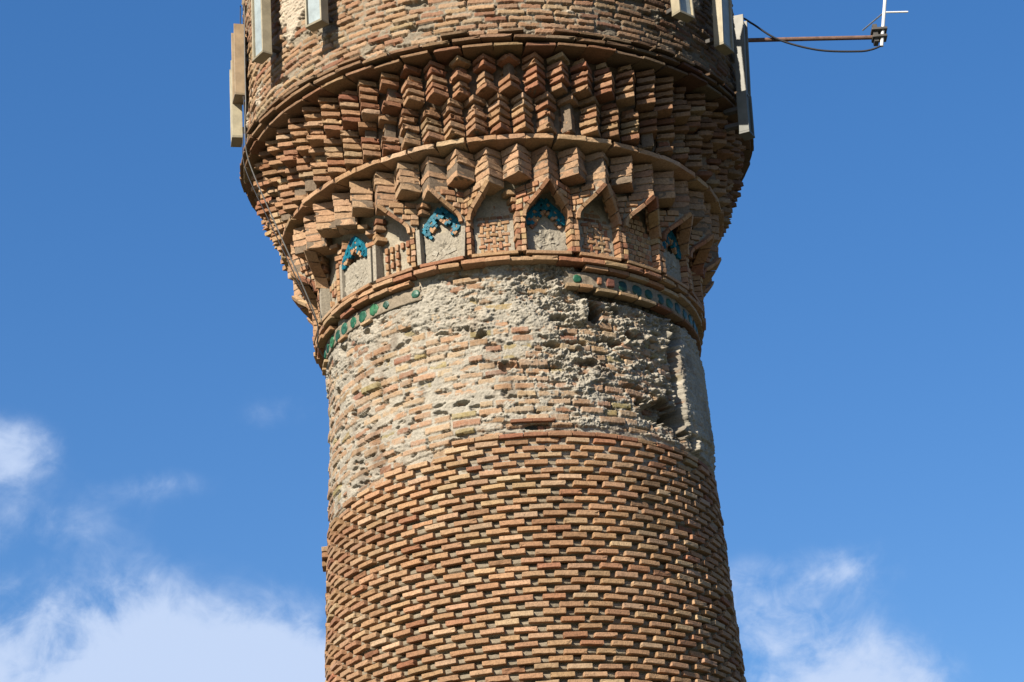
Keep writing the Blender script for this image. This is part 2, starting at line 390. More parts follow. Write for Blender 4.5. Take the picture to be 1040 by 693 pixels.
# --- patterned shaft: projecting stretchers with open joints
core = Acc()
thc = tdeg(104, .55, 3.0); zcz = np.concatenate([np.linspace(0, 5.6, 30), np.arange(5.7, 6.35, .02), np.arange(6.36, 8.64, .0066)]).astype(np.float32)
B = np.broadcast_to(Rshaft(zcz)[None, :], (len(thc), len(zcz)))
Pq = revolve(thc, zcz, B)
ph = ((8.636 - zcz) / .0652) % 1.0; joint = sstep(.28, .38, ph) * (1 - sstep(.62, .72, ph)) * (zcz > 6.3)
hh = -.040 - (.048 * joint)[None, :] * (.75 + .6 * fbm(Pq, 3, 3, .5, 44)) + .008 * fbm(Pq, 14, 4, .6, 3) - .010 * np.clip(fbm(Pq, 3, 3, .5, 4), 0, 1)
hh -= .03 * sstep(8.5, 8.6, zcz)[None, :]
mcol = np.array([.32, .265, .19], np.float32) * (1 + .22 * fbm(Pq, 10, 4, .6, 5) - .10 * fbm(Pq, 1.6, 3, .5, 6))[..., None]
shaft = link('brick_shaft', revolve(thc, zcz, B + hh).reshape(-1, 3), grid_faces(len(thc), len(zcz)), M_MORTAR, tower, mcol.reshape(-1, 3), True)
acc = Acc(); NB = 43; PIT = .0652
zs = np.arange(8.636, 5.55, -PIT)
for k, z in enumerate(zs):
    t0 = (np.arange(NB) + (0.5 if k % 2 else 0.0) + rng.normal(0, .018) + .012 * k) * 2 * math.pi / NB
    t0 = (t0 + math.pi) % (2 * math.pi) - math.pi
    t = t0 + rng.normal(0, .0035, NB)
    ok = z + .028 < ztop(t) + rng.normal(0, .012, NB)
    ok &= rng.random(NB) > .016
    lost = t[(~ok) & (z + .05 < ztop(t))]
    bricks(acc, lost, Rshaft(z) - .085, z, .095, .06, .023, brick_cols(len(lost), np.array([.1, .2, 0, .35, 0, .35, 0])) * .75, roll=rng.normal(0, .05, len(lost)), tmpl=MEDF, rough=.016, chip=.03)
    t = t[ok]; n = len(t)
    wav = np.stack([np.sin(t) * 1.75, -np.cos(t) * 1.75, np.full(n, z)], 1)
    zj = z + rng.normal(0, .0032, n) + .006 * fbm(wav, 1.1, 2, .5, 8)
    Rf = Rshaft(z) + .002 + rng.normal(0, .0035, n) + .006 * fbm(wav, 1.5, 2, .5, 9)
    sunk = rng.random(n) < .02; Rf = Rf - sunk * rng.uniform(.015, .03, n)
    c = brick_cols(n, np.array([.36, .22, .20, .05, .12, .02, .03]), .12)
    patch = fbm(wav * np.array([1, 1, .35]), 2.6, 4, .55, 12); c = c * (1 - .26 * np.clip(patch, -1, 1))[:, None]; c = c * (1 - .38 * sstep(.25, .7, fbm(wav, 1.4, 4, .6, 14)))[:, None]
    hw = rng.normal(.0970, .0028, n); hw = np.where(rng.random(n) < .03, hw * rng.uniform(.55, .85, n), hw); front = np.abs(t) < R(103)
    for sel, tm in ((front, FINE), (~front, LOW)):
        i = np.where(sel)[0]
        bricks(acc, t[i], Rf[i] - .060, zj[i], hw[i], .060, rng.normal(.0203, .0012, len(i)), c[i], yaw=rng.normal(0, .018, len(i)), roll=rng.normal(0, .014, len(i)), tip=rng.normal(0, .03, len(i)), tmpl=tm, rough=.003, rad=.0045, chip=.014)
bricks(acc, np.radians([-86, -85.2, -87]), 1.752, [8.345, 8.28, 8.215], .08, .05, .024, brick_cols(3) * .8)
# closing course at the top of the facing
t = np.arange(R(-15.0), R(100), .205 / 1.745); n = len(t)
bricks(acc, t, 1.745 - .05 + rng.normal(0, .003, n), 8.6905 + rng.normal(0, .002, n), .101, .05, .019, brick_cols(n, np.array([.2, .25, .05, .3, .05, .15, 0])) * .9, roll=rng.normal(0, .006, n))
acc.build('facing_brick', M_BRICK, shaft)
# a short remnant course with dark glazed pieces just above
acc = Acc(); t = np.radians([1.6, 7.8]); bricks(acc, t, 1.70, 8.815, .095, .05, .016, brick_cols(2, np.array([0, .3, 0, .5, 0, .2, 0])) * .8)
bricks(acc, np.radians([7.0, 9.4]), 1.662, [8.755, 8.753], .030, .03, .024, brick_cols(2, np.array([0, 0, 0, .5, 0, .5, 0])))
bricks(acc, np.radians([2.6, 4.6]), 1.655, [8.756, 8.754], .036, .03, .030, np.array([(.03, .055, .045), (.05, .05, .04)]))
acc.build('remnant_course', M_BRICK, tower)

# --- frieze of green glazed discs, broken away in the middle
def strip(acc, t0, t1, z0, z1, Ro, Ri, seed, colr, step=.35, rag=.0):
    tt = np.radians(np.arange(t0, t1 + step * .5, step)); n = len(tt)
    zf = np.linspace(z0, z1, max(3, int((z1 - z0) / .010)))
    T, Zf = np.meshgrid(tt, zf, indexing='ij')
    wob = R(2.6) * fbm(np.stack([zf * 0, zf * 0 + seed * 3.3, zf], -1), 22, 3, .6, seed)[None, :]
    T = T + wob * np.clip(1 - np.abs(T - R(t1 if abs(t1) < 60 else t0)) / R(5), 0, 1)
    Pq = np.stack([np.sin(T) * Ro, -np.cos(T) * Ro, Zf], -1); nz = fbm(Pq, 20, 4, .6, seed)
    Rg = Ro + .010 * nz + .006 * fbm(Pq, 7, 3, .5, seed + 3)
    face = np.stack([Rg * np.sin(T), -Rg * np.cos(T), Zf], -1)
    top = revolve(tt, Zf[:, -1:], np.full((n, 1), Ri)); bot = revolve(tt, Zf[:, :1] , np.full((n, 1), Ri))
    G = np.concatenate([bot, face, top], 1); nz_ = G.shape[1]
    c = colr * (1 + .22 * np.concatenate([nz[:, :1], nz, nz[:, -1:]], 1))[..., None]
    acc.add(G, grid_faces(n, nz_, False), c.reshape(-1, 3))
    for row in (G[0], G[-1]):
        k = len(row); cen = row.mean(0)
        V = np.concatenate([row, cen[None]]); acc.add(V, [(i, (i + 1) % k, k, k) for i in range(k)][:0] or [(0, i, i + 1, i + 1) for i in range(1, k - 1)], colr)
FR = []
for a, b, sd in ((-110, -25.5, 1), (17.5, 110, 2)):
    acc = Acc(); strip(acc, a, b, 10.07, 10.20, 1.718, 1.60, sd, np.array([.33, .27, .195], np.float32)); FR.append(acc.build('glazed_frieze', M_MORTAR, tower, True))
frieze = FR[1]
def disc(t, z, Rf, rad, colr, parent):
    rad = rad * rng.uniform(.84, 1.04); z = z + rng.normal(0, .004)
    ks = np.linspace(0, 2 * math.pi, 20, endpoint=False); rings = [(1.0, -.012), (1.0, .003), (.86, .008), (.55, .010), (.2, .011)]
    V = []
    for q, dr in rings:
        x = rad * q * np.cos(ks); zq = rad * q * np.sin(ks) * .98; rr = Rf + dr
        V.append(np.stack([rr * math.sin(t) + x * math.cos(t), -rr * math.cos(t) + x * math.sin(t), z + zq], -1))
    V = np.concatenate(V); F = []
    for a in range(len(rings) - 1):
        for k in range(20): F.append((a * 20 + k, a * 20 + (k + 1) % 20, (a + 1) * 20 + (k + 1) % 20, (a + 1) * 20 + k))
    for k in range(1, 10): F.append((80, 80 + k * 2 - 1, 80 + k * 2, 80 + (k * 2 + 1) % 20)) if k < 10 else None
    V += (fbm(V, 30, 3, .6, t * 9) * .007)[:, None]
    c = np.array(colr, np.float32) * (1 + .35 * fbm(V, 24, 3, .6, 4.4))[:, None]
    return link('glazed_disc', V, F, M_GREEN, parent, np.clip(c, 0.005, 1), True)
greens = [(.035, .19, .10), (.03, .15, .085), (.06, .24, .11), (.025, .12, .075), (.05, .20, .13)]
acc = Acc()
dz = lambda t: 10.132
for k, t in enumerate(list(range(-78, -36, 5)) + [-27.5]):
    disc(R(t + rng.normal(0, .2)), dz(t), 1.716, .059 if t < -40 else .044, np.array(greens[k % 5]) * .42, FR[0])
for k, t in enumerate(range(21, 90, 5)):
    if t in (26, 31): continue
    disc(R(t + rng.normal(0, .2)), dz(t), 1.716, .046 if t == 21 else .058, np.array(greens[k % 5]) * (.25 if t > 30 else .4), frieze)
bricks(acc, np.radians([27.6, 31.2]), 1.725, 10.13, [.020, .036], .02, [.030, .038], np.array([(.42, .19, .10), (.22, .09, .06)]))
t = np.radians([19.0, 23.0]); bricks(acc, t, 1.715, 10.055, .06, .05, .018, brick_cols(2))
t = np.arange(R(30), R(104), .13); bricks(acc, t, 1.69, 10.048, .10, .05, .016, brick_cols(len(t)) * .8)
t = np.array([R(q) for q in (-84, -78, -59, -46)]); bricks(acc, t, 1.69, 10.05, .07, .05, .014, brick_cols(len(t)))
acc.build('sill_brick', M_BRICK, frieze)

# --- two thin ledges under the niches
acc = Acc()
def ledge(acc, Rf, z, hh_, depth, ln, t0, t1, keep=lambda t: True, jr=.004, jz=.003, cw=PW, dark=1.0, droop=0.0, chip=.03):
    st = (ln * 2 + .006) / Rf; t = np.arange(R(t0), R(t1), st); t = t + rng.normal(0, .004, len(t))
    t = np.array([q for q in t if keep(math.degrees(q))]); n = len(t)
    gm = (1 - (.5 if dark < 1 else 0) * sstep(5, 40, np.degrees(t) + rng.normal(0, 6, n)))[:, None]  # dark rings: colour falls off to the right, grime and painted shade together
    bricks(acc, t, Rf - depth + rng.normal(0, jr, n), z + rng.normal(0, jz, n), rng.normal(ln, .006, n), depth, hh_, brick_cols(n, cw) * dark * gm, roll=rng.normal(0, .012, n), yaw=rng.normal(0, .02, n), tip=rng.normal(-droop, .03, n), chip=chip, rough=.005)
ledge(acc, 1.80, 10.288, .021, .075, .105, -112, 112, jr=.010, jz=.004)
ledge(acc, 1.775, 10.232, .019, .07, .11, -112, 112, keep=lambda t: (t < -31 and rng.random() < .85) or t > 20, jr=.010, jz=.005)
acc.build('stringcourse', M_BRICK, tower)

# --- core wall behind niches and corbels
thk = tdeg(106, .4, 3.0); zk = np.arange(10.27, 12.20, .014, dtype=np.float32)
prof = np.interp(zk, [10.2, 10.93, 11.02, 11.26, 11.30, 11.36, 11.40, 11.66, 11.69, 11.74, 12.04, 12.08, 12.2], [1.695, 1.71, 1.77, 1.80, 1.88, 1.96, 1.985, 2.02, 2.05, 2.09, 2.12, 2.24, 2.33])
Bk = np.broadcast_to(prof[None], (len(thk), len(zk))); Pq = revolve(thk, zk, Bk)
nz = fbm(Pq, 13, 4, .6, 21); nb = fbm(Pq, 4, 3, .5, 22)
ck = np.array([.44, .385, .29], np.float32) * (1 + .2 * nz)[..., None]
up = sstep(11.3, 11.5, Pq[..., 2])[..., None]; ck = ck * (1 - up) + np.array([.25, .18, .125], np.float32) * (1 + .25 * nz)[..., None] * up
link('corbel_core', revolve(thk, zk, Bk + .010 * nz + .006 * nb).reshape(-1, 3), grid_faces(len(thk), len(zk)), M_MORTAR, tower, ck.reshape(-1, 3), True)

# --- niches
RV0, SL = 2.0, 0.95                       # V-shaped plan: radius at the apex, fall per metre of arc
def Rv(s): return RV0 - SL * np.abs(s) + .25 * np.maximum(np.abs(s) - .17, 0)
RREF = 1.80; FA = math.atan(SL)
ARCH = np.array([(.184, 10.345), (.184, 10.60), (.184, 10.68), (.178, 10.715), (.159, 10.748), (.122, 10.785), (.080, 10.825), (.040, 10.872), (0.0, 10.922)])
def arch_s(z): return np.interp(z, ARCH[2:, 1], ARCH[2:, 0])
def niche(tc_deg, kind, right=True, left=True, jl=True, jr=True, seed=0, rb=0.0):
    tc = R(tc_deg); rg = np.random.default_rng(100 + seed); acc = Acc()
    front = abs(tc_deg) < 100; tm = MED if front else LOW
    def put(s, z, a, b, c, colr, depth_c, yaw=0.0, roll=0.0, rough=.003):
        s = np.atleast_1d(np.asarray(s, np.float32)); bricks(acc, tc + s / RREF, depth_c, z, a, b, c, colr, yaw=yaw, roll=roll, tmpl=tm, rad=.005, rough=rough, chip=.008)
    for sg, on, jon in ((-1, left, jl), (1, right, jr)):
        if jon:
            zj = np.arange(10.372, 10.70, .0545); n = len(zj); s = sg * .206 + rg.normal(0, .003, n)
            put(s, zj + rg.normal(0, .002, n),   .0205, .05, .0245, brick_cols(n, rg=rg), Rv(np.abs(s)) - .052 + rg.normal(0, .003, n), yaw=-sg * FA * .25, roll=rg.normal(0, .05, n))
        if on:
            # arch arm: a thin raised brick edging that follows the pointed curve
            zz_ = np.linspace(10.66, 10.925, 15); ss = arch_s(zz_)
            px = np.stack([ss, zz_], 1); d = np.gradient(px, axis=0); d /= np.linalg.norm(d, axis=1)[:, None]
            nrm = np.stack([d[:, 1], -d[:, 0]], 1); nrm *= np.sign(nrm[:, :1] + 1e-9)
            for a0, a1 in ((0, 5), (5, 10), (10, 14)):
                V = []
                for q in range(a0, a1 + 1):
                    e = .10 if q == a0 else (-.10 if q == a1 else 0)
                    p0 = px[q] + d[q] * (.004 if q == a0 else (-.004 if q == a1 and a1 < 14 else 0)); p1 = p0 + nrm[q] * .031
                    for (pp, dr) in ((p0, .014), (p1, .014), (p1, -.10), (p0, -.10)):
                        s = sg * max(pp[0], 0.0); rr_ = float(Rv(max(p0[0], 0))) + dr; t = tc + s / RREF
                        V.append((rr_ * math.sin(t), -rr_ * math.cos(t), pp[1]))
                V = np.array(V); V += (fbm(V, 25, 2, .5, seed)[:, None]) * .003
                F = []
                for q in range(a1 - a0):
                    for e in range(4):
                        F.append((q * 4 + e, q * 4 + (e + 1) % 4, q * 4 + 4 + (e + 1) % 4, q * 4 + 4 + e))
                L = (a1 - a0) * 4; F += [(0, 3, 2, 1), (L, L + 1, L + 2, L + 3)]
                acc.add(V, F, brick_cols(1, rg=rg)[0] * 1.03)
            # spandrel bricks between arch and the valley
            for zr in np.arange(10.715, 10.95, .056):
                s0 = arch_s(zr) + .040; s1 = .236
                if s1 - s0 < .03: continue
                cuts = [s0, s1] if s1 - s0 < .11 else [s0, s0 + (s1 - s0) * rg.uniform(.4, .6), s1]
                for c0, c1 in zip(cuts[:-1], cuts[1:]):
                    smid = (c0 + c1) / 2
                    put(sg * smid, zr + rg.normal(0, .002), (c1 - c0) / 2 * 1.32 - .004, .05, .0235, brick_cols(1, rg=rg), float(Rv(smid)) - .06 + rg.normal(0, .003), yaw=-sg * FA, roll=rg.normal(0, .02))
            zr = np.linspace(10.70, 10.95, 14); V = []
            for q in zr:                                   # mortar behind the spandrel
                for s in (arch_s(q) + .012, .245):
                    t = tc + sg * s / RREF; rr_ = float(Rv(s)) - .022; V.append((rr_ * math.sin(t), -rr_ * math.cos(t), q))
            acc.add(V, [(2 * i, 2 * i + 1, 2 * i + 3, 2 * i + 2) for i in range(13)], MORT * .8)
        elif front:
            for zr in np.arange(10.73, 10.95, .06):        # broken edge: a few stumps left in the mortar
                if rg.random() < .75:
                    s = rg.uniform(.13, .21); put(sg * s, zr, rg.uniform(.03, .06), .05, .022, brick_cols(1, rg=rg), float(Rv(s)) - .09, yaw=-sg * FA * .6, roll=rg.normal(0, .12))
        if not jon and front:                              # plain mortar pilaster
            put(sg * .205, 10.52, .020, .05, .17, np.array([(.39, .345, .27)]), 1.755, roll=rg.normal(0, .04), rough=.016)
    put([0.0], 10.338, .20, .045, .016, brick_cols(1, rg=rg), 1.755)
    o = acc.build('niche', M_BRICK, tower)
    if not front: return o
    # back panel content
    pa = Acc(); ma = Acc()
    def inside(s, z, m=.012): return abs(s) < (.166 if z < 10.69 else float(arch_s(z)) - .008) - m
    if kind == 'mosaic':
        az_ = np.linspace(10.655, 10.905, 60); as_ = arch_s(az_)
        for sg in (-1, 1):
            for q, off in enumerate((.022, .047, .074, .100)):
                ds = np.hypot(np.gradient(as_), np.gradient(az_)); L = np.cumsum(ds); n = int(L[-1] / .030)
                for i in range(n):
                    l = (i + .5 * (q % 2) + .3) * .030; z = float(np.interp(l, L, az_)) - off * .62; s = float(np.interp(l, L, as_)) - off * .80
                    if s < -.006 or z < 10.60 + .05 * math.sin(seed * 2 + s * 30) + .25 * off: continue
                    blue = (True, i % 3 != 1, i % 3 != 0 and rg.random() < .85, i % 4 == 0)[q]
                    colr = np.array([(.006, .085, .125)]) * rg.uniform(.75, 1.3) if blue else brick_cols(1, rg=rg)
                    if not blue and rg.random() < .35: continue
                    bricks(ma if blue else pa, [tc + sg * s / RREF], rb + 1.722 + (.004 if blue else 0) + rg.normal(0, .002), [z], .0185, .02, .0145 if q % 2 else .0175, colr, roll=sg * .78 + rg.normal(0, .06), tmpl=MED, rad=.003, rough=.0015, chip=.004)
        bricks(pa, [tc], rb + 1.684, [10.50], .172, .030, .150, np.array([(.37, .33, .26)]), tmpl=(list(np.linspace(-1, 1, 26)), [-1, 1], list(np.linspace(-1, 1, 24))), rough=.032, chip=.0, rad=.004)
        for _ in range(3):
            s, z = rg.uniform(-.15, .15), rg.uniform(10.37, 10.62)
            bricks(pa, [tc + s / RREF], rb + 1.697 + rg.uniform(0, .012), [z], rg.uniform(.02, .045), .02, rg.uniform(.015, .03), np.array([(.46, .42, .34)]) * rg.uniform(.85, 1.05), roll=rg.normal(0, .5), tmpl=MED, rough=.008, chip=.02)
        ma.build('tile_mosaic', M_BLUE, o)
    elif kind == 'lattice':
        st = .054
        for i, z in enumerate(np.arange(10.385, 10.70, st)):
            for j in range(-3, 4):
                s = j * st
                if not inside(s, z, .005): continue
                hor = (i + j) % 2
                a_, c_ = (.034, .015) if hor else (.015, .034)
                bricks(pa, [tc + s / RREF], 1.716 + rg.normal(0, .003), [z], a_, .03, c_, brick_cols(1, rg=rg), roll=rg.normal(0, .06), tmpl=MED, rad=.005, rough=.003)
        for z in np.arange(10.72, 10.86, .05):
            for s in np.arange(-.12, .13, .06):
                if inside(s, z, .03): bricks(pa, [tc + s / RREF], 1.68, [z], .027, .03, .02, brick_cols(1, rg=rg) * .8, roll=rg.normal(0, .1), tmpl=MED)
    elif kind == 'scale':
        for i, z in enumerate(np.arange(10.38, 10.86, .052)):
            for j in range(-4, 5):
                s = (j + .5 * (i % 2)) * .058
                if inside(s, z, .015): bricks(pa, [tc + s / RREF], 1.716 + rg.normal(0, .003), [z], .026, .03, .022, brick_cols(1, rg=rg), roll=rg.normal(0, .05), tip=-.15, tmpl=MED)
    else:
        for i, z in enumerate(np.arange(10.40, 10.66, .075)):
            for j in range(-2, 3):
                if rg.random() < .6: bricks(pa, [tc + (j * .06) / RREF], 1.706, [z], .018, .03, .03, brick_cols(1, rg=rg), roll=rg.normal(0, .08), tmpl=MED)
    if kind in ('lattice', 'scale'): bricks(pa, [tc], 1.702, [10.535], .172, .030, .16, np.array([(.40, .35, .27)]), tmpl=(list(np.linspace(-1, 1, 20)), [-1, 1], list(np.linspace(-1, 1, 20))), rough=.006, chip=.0, rad=.004)
    if pa.n: pa.build('brick_panel', M_BRICK, o)
    return o
N0 = 12.55
spec = {0: ('mosaic', 1, 1, 1, 1), 1: ('lattice', 1, 1, 1, 1), 2: ('scale', 1, 1, 1, 1), 3: ('mosaic', 1, 1, 1, 1), 4: ('lattice', 1, 1, 1, 1), 5: ('mosaic', 1, 1, 1, 1),
        -1: ('lattice', 0, 1, 1, 1), -2: ('mosaic', 1, 0, 0, 0), -3: ('plain', 1, 0, 0, 1), -4: ('mosaic', 0, 0, 0, 0), -5: ('plain', 0, 1, 0, 1), -6: ('mosaic', 1, 1, 1, 1)}
for k in range(-11, 13):
    kind, rt, lf, jl, jr = spec.get(k, ('plain', 1, 1, 1, 1)); niche(N0 + 15 * k, kind, rt, lf, jl, jr, seed=k, rb={-4: .055, -2: .012, 3: .03}.get(k, 0.0))

# --- corbel tiers of pointed brick stacks
def tier(name, N, off, Rt, step, z0, ncourse, pitch, halfw, rsc, chh, cols_w, hollow, seed, ext=None, miss=.05, push=0.0):
    rg = np.random.default_rng(seed); back = Acc(); fronts = []
    for k in range(N):
        tdg = (off + 360.0 / N * k + 180) % 360 - 180; t = R(tdg); front = abs(tdg) < 98
        acc = Acc() if front else back
        nc = ncourse; zb = z0
        if ext is not None: nc, zb = ext(k, tdg, ncourse, z0)
        j = np.arange(nc); jj = j + round((zb - z0) / pitch)
        wv = np.array([[math.sin(t) * 2, -math.cos(t) * 2, zb]]); wear = float(fbm(wv, 2.2, 2, .5, seed)[0])
        dl = halfw * math.sqrt(2)
        pk = push if k % 2 else 0.0
        Rc = Rt + pk + step * jj - dl * rsc + rg.normal(0, .005 if push == 0 else .003, nc)
        sz = (halfw * .985) * (1 + rg.normal(0, .02, nc)); broke = rg.random(nc) < miss + .10 * max(wear, 0); sz = np.where(broke, sz * rg.uniform(.55, .9, nc), sz)
        Rc = Rc - np.where(broke, rg.uniform(.0, .03, nc), 0)
        if push == 0 and rg.random() < .14: Rc[rg.integers(0, nc):][:2] -= rg.uniform(.04, .08)   # bricks that have fallen away
        z = zb + pitch * j + chh + rg.normal(0, .0025, nc)
        c = brick_cols(nc, cols_w(tdg, nc), .13, rg) if push == 0 else brick_cols(nc, cols_w(tdg, nc), .06, rg) * .5 + np.array([.275, .175, .108])
        wq = np.stack([np.sin(t) * Rc, -np.cos(t) * Rc, z], 1); c = c * (1 - np.array([.42, .50, .56]) * sstep(.10, .65, fbm(wq, 1.9, 4, .6, seed))[:, None]); dq = .35 * sstep(.0, .6, fbm(wq, 6, 3, .6, seed + 2))[:, None]; c = c * (1 - dq * .6) + MORT * np.array([.85, .68, .52]) * dq * .6
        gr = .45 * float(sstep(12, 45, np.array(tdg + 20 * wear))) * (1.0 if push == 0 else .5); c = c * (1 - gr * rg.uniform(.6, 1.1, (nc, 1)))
        bricks(acc, np.full(nc, t) + rg.normal(0, .002, nc), Rc, z, sz, sz, chh, c, yaw=math.pi / 4 + rg.normal(0, .03, nc), roll=rg.normal(0, .015, nc), tip=rg.normal(0, .015, nc), tmpl=MEDF if front else LOW, rad=.005, rough=.006, chip=.045, rscale=rsc)
        # mortar filling between the courses, set back
        hz = (nc - 1) * pitch / 2 + chh * .8
        tipk = Acc() if front else back
        bricks(acc, [t], [Rt + pk + step * (jj.mean()) - dl * rsc - hollow * .35], [zb + hz + chh * .2], halfw - hollow * .5, halfw - hollow * .5, hz, np.array([(.22, .165, .115)]), yaw=math.pi / 4, tmpl=(MED[0], MED[1], list(np.linspace(-1, 1, 9))) if front else LOW, rad=.004, rough=.010, chip=.01, rscale=rsc)
        if front: fronts.append(acc)
    o = back.build(name, M_BRICK, tower)
    for a in fronts: a.build('dentil', M_BRICK, o)
    return o
def cw_warm(t, n): return np.array([.30, .15, .30, .06, .22, .01, .05])
def cw_t3(t, n):
    red = math.exp(-((t - 2) / 22) ** 2) * .8 + .25 * (t > 20)
    return np.array([.25, .20, .12, .12 + .3 * red, .08, .08 + .35 * red, .05])
def cw_t2(t, n):
    red = math.exp(-((t - 8) / 20) ** 2) * .3 + .25 * (t > 20)
    return np.array([.28, .15, .22, .10 + .25 * red, .16, .05 + .25 * red, .03])
tier('niche_corbel', 48, N0, 2.002, .004, 11.000, 4, .0665, .0925, 1.16, .0318, cw_warm, .012, 41, ext=lambda k, t, n, z: (n + 1, z - .0665) if k % 2 == 0 else (n, z), miss=.03, push=.026)
tier('lower_corbel', 64, 1.3, 2.165, .011, 11.362, 5, .0665, .0705, 1.35, .0245, cw_t2, .050, 42, miss=.20)
tier('upper_corbel', 64, 4.1, 2.305, .010, 11.690, 5, .0665, .0735, 1.35, .0225, cw_t3, .075, 43, miss=.24)
# rings between the tiers
acc = Acc(); ledge(acc, 2.075, 11.311, .025, .12, .13, -180, 180, cw=np.array([.35, .1, .35, .02, .18, 0, 0]), jz=.002, jr=.003)
acc.build('middle_ring', M_BRICK, tower)
acc = Acc()
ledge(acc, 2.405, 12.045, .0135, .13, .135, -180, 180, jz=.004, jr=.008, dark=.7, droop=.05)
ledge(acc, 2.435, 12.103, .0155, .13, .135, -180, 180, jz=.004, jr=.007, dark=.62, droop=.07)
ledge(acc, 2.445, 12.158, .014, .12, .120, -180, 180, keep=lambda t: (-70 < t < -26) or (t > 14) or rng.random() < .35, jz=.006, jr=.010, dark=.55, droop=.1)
acc.build('upper_ring', M_BRICK, tower)

# --- balcony drum
th = tdeg(104, .19, 2.5); zz = np.concatenate([np.arange(12.13, 13.80, .0068), np.arange(13.82, 14.9, .03)]).astype(np.float32)
base = np.broadcast_to(np.interp(zz, [12.1, 12.3, 14.9], [2.36, 2.375, 2.385])[None, :], (len(th), len(zz)))
def drum_cov(T, Z):
    t = deg(T); g_ = lambda t0, z0, a, b: np.exp(-(((t - t0) / a) ** 2 + ((Z - z0) / b) ** 2))
    return 1.15 * g_(-46, 12.98, 7, .26) + .30 * g_(-38, 12.5, 14, .14) + .25 * g_(-66, 12.5, 20, .22) + .9 * g_(50, 12.9, 5, .33) + 1.0 * g_(64, 13.0, 5, .55) + .15 * g_(33, 12.4, 10, .1) - .30 * g_(0, 12.4, 26, .4) - .06
h, col, Pn = masonry(th, zz, base, 29, ch=(.060, .070), ln=(.17, .27), gap=.010, mlev=-.012, pl_thr=.40, pl_amt=.024, miss=.06, cov=drum_cov, hb_sd=.007, wave=.010,
                     palw=np.array([.26, .20, .18, .14, .10, .08, .04]), mort=np.array([.34, .285, .21], np.float32), plcol=(.60, .51, .39))
dk = sstep(8, 40, deg(np.meshgrid(th, zz, indexing='ij')[0]) + 14 * fbm(Pn, 3, 3, .5, 51)) * .55     # grime and right-side shade, both put into the colour
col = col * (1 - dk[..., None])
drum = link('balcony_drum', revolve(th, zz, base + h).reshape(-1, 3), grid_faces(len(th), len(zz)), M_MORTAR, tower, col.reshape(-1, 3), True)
acc = Acc(); n = 72; ks = np.linspace(0, 2 * math.pi, n, endpoint=False)
V = np.concatenate([revolve(ks, np.full((n, 1), 14.85), np.full((n, 1), 2.42))[:, 0], revolve(ks, np.full((n, 1), 14.95), np.full((n, 1), 2.42))[:, 0], [[0, 0, 15.0]], [[0, 0, 14.85]]])
acc.add(V, [(i, (i + 1) % n, n + (i + 1) % n, n + i) for i in range(n)] + [(n + i, n + (i + 1) % n, 2 * n, 2 * n) for i in range(n)], (.35, .28, .2))
acc.build('parapet_cap', M_BRICK, tower)

# ------------------------------------------------------------------ antennas and cables
def box(acc, x0, x1, y0, y1, z0, z1, c, bev=.004):
    T, F = template(*MED); H = np.array([x1 - x0, y1 - y0, z1 - z0]) / 2; rr_ = min(bev, H.min() * .45)
    p = T * H; inner = np.clip(p, -(H - rr_), H - rr_); d = p - inner; L = np.linalg.norm(d, axis=1, keepdims=True)
    p = inner + np.where(L > 1e-8, d / np.maximum(L, 1e-8), 0) * rr_
    acc.add(p + np.array([(x0 + x1) / 2, (y0 + y1) / 2, (z0 + z1) / 2]), F, c)
def tube(acc, pts, rad, c, n=10):
    pts = [Vector(p) for p in pts]; V = []; up = Vector((0.13, 0.31, 0.94)); 
    for i, p in enumerate(pts):
        d = (pts[min(i + 1, len(pts) - 1)] - pts[max(i - 1, 0)]).normalized()
        a = d.cross(up); a = a.normalized() if a.length > 1e-3 else Vector((1, 0, 0)); b = d.cross(a)
        for k in range(n):
            q = 2 * math.pi * k / n; V.append(p + (a * math.cos(q) + b * math.sin(q)) * rad)
    F = [(i * n + k, i * n + (k + 1) % n, (i + 1) * n + (k + 1) % n, (i + 1) * n + k) for i in range(len(pts) - 1) for k in range(n)]
    for base_ in (0, (len(pts) - 1) * n): F += [(base_, base_ + k, base_ + k + 1, base_ + k + 1) for k in range(1, n - 1)]
    acc.add([tuple(v) for v in V], F, c)
def panel(tdg, Rf, z0, z1, label, w=.19, dep=.10, white=(.23, .27, .28), side=(.26, .225, .155), rust=0.0, twist=0.0, lean=0.0):
    t = R(tdg); o = thing('antenna_panel', label, 'antenna', (Rf * math.sin(t), -Rf * math.cos(t), z0), 'antenna panels on the balcony drum', t + R(twist))
    o.rotation_euler = (Matrix.Rotation(R(lean), 3, 'Y') @ Matrix.Rotation(t, 3, 'Z')).to_euler()
    H = z1 - z0; a = Acc()          # local -y faces outwards
    wl, fl = w / 2, .018
    box(a, -wl, -wl + fl, -dep, 0, 0.012, H, side); box(a, wl - fl, wl, -dep, 0, 0.012, H, side)
    box(a, -wl + fl - .001, wl - fl + .001, -.03, -.002, 0.012, H, side)
    V = a.v; 
    for i, v in enumerate(V):
        c = np.array(side, np.float32) * np.ones((len(v), 1), np.float32)
        a.c[i] = c * (1 - rust * np.array([.25, .55, .75], np.float32) * np.clip(.5 + fbm(v + z0, 5, 3, .5, tdg), 0, 1)[:, None])
    a.build('casing', M_PANEL, o)
    a = Acc(); box(a, -wl + fl + .002, wl - fl - .002, -dep + .022, -.031, .030, H - .02, white); a.build('front_cover', M_PANEL, o)
    a = Acc(); box(a, -wl - .002, wl + .002, -dep - .002, 0.002, -.012, .012, np.array(side) * .72); a.build('end_cap', M_PANEL, o)
    for zb in (.12, H - .14):
        a = Acc(); box(a, -.03, .03, .004, .15, zb - .02, zb + .02, (.3, .3, .3)); a.build('bracket', M_DARK, o)
    return o
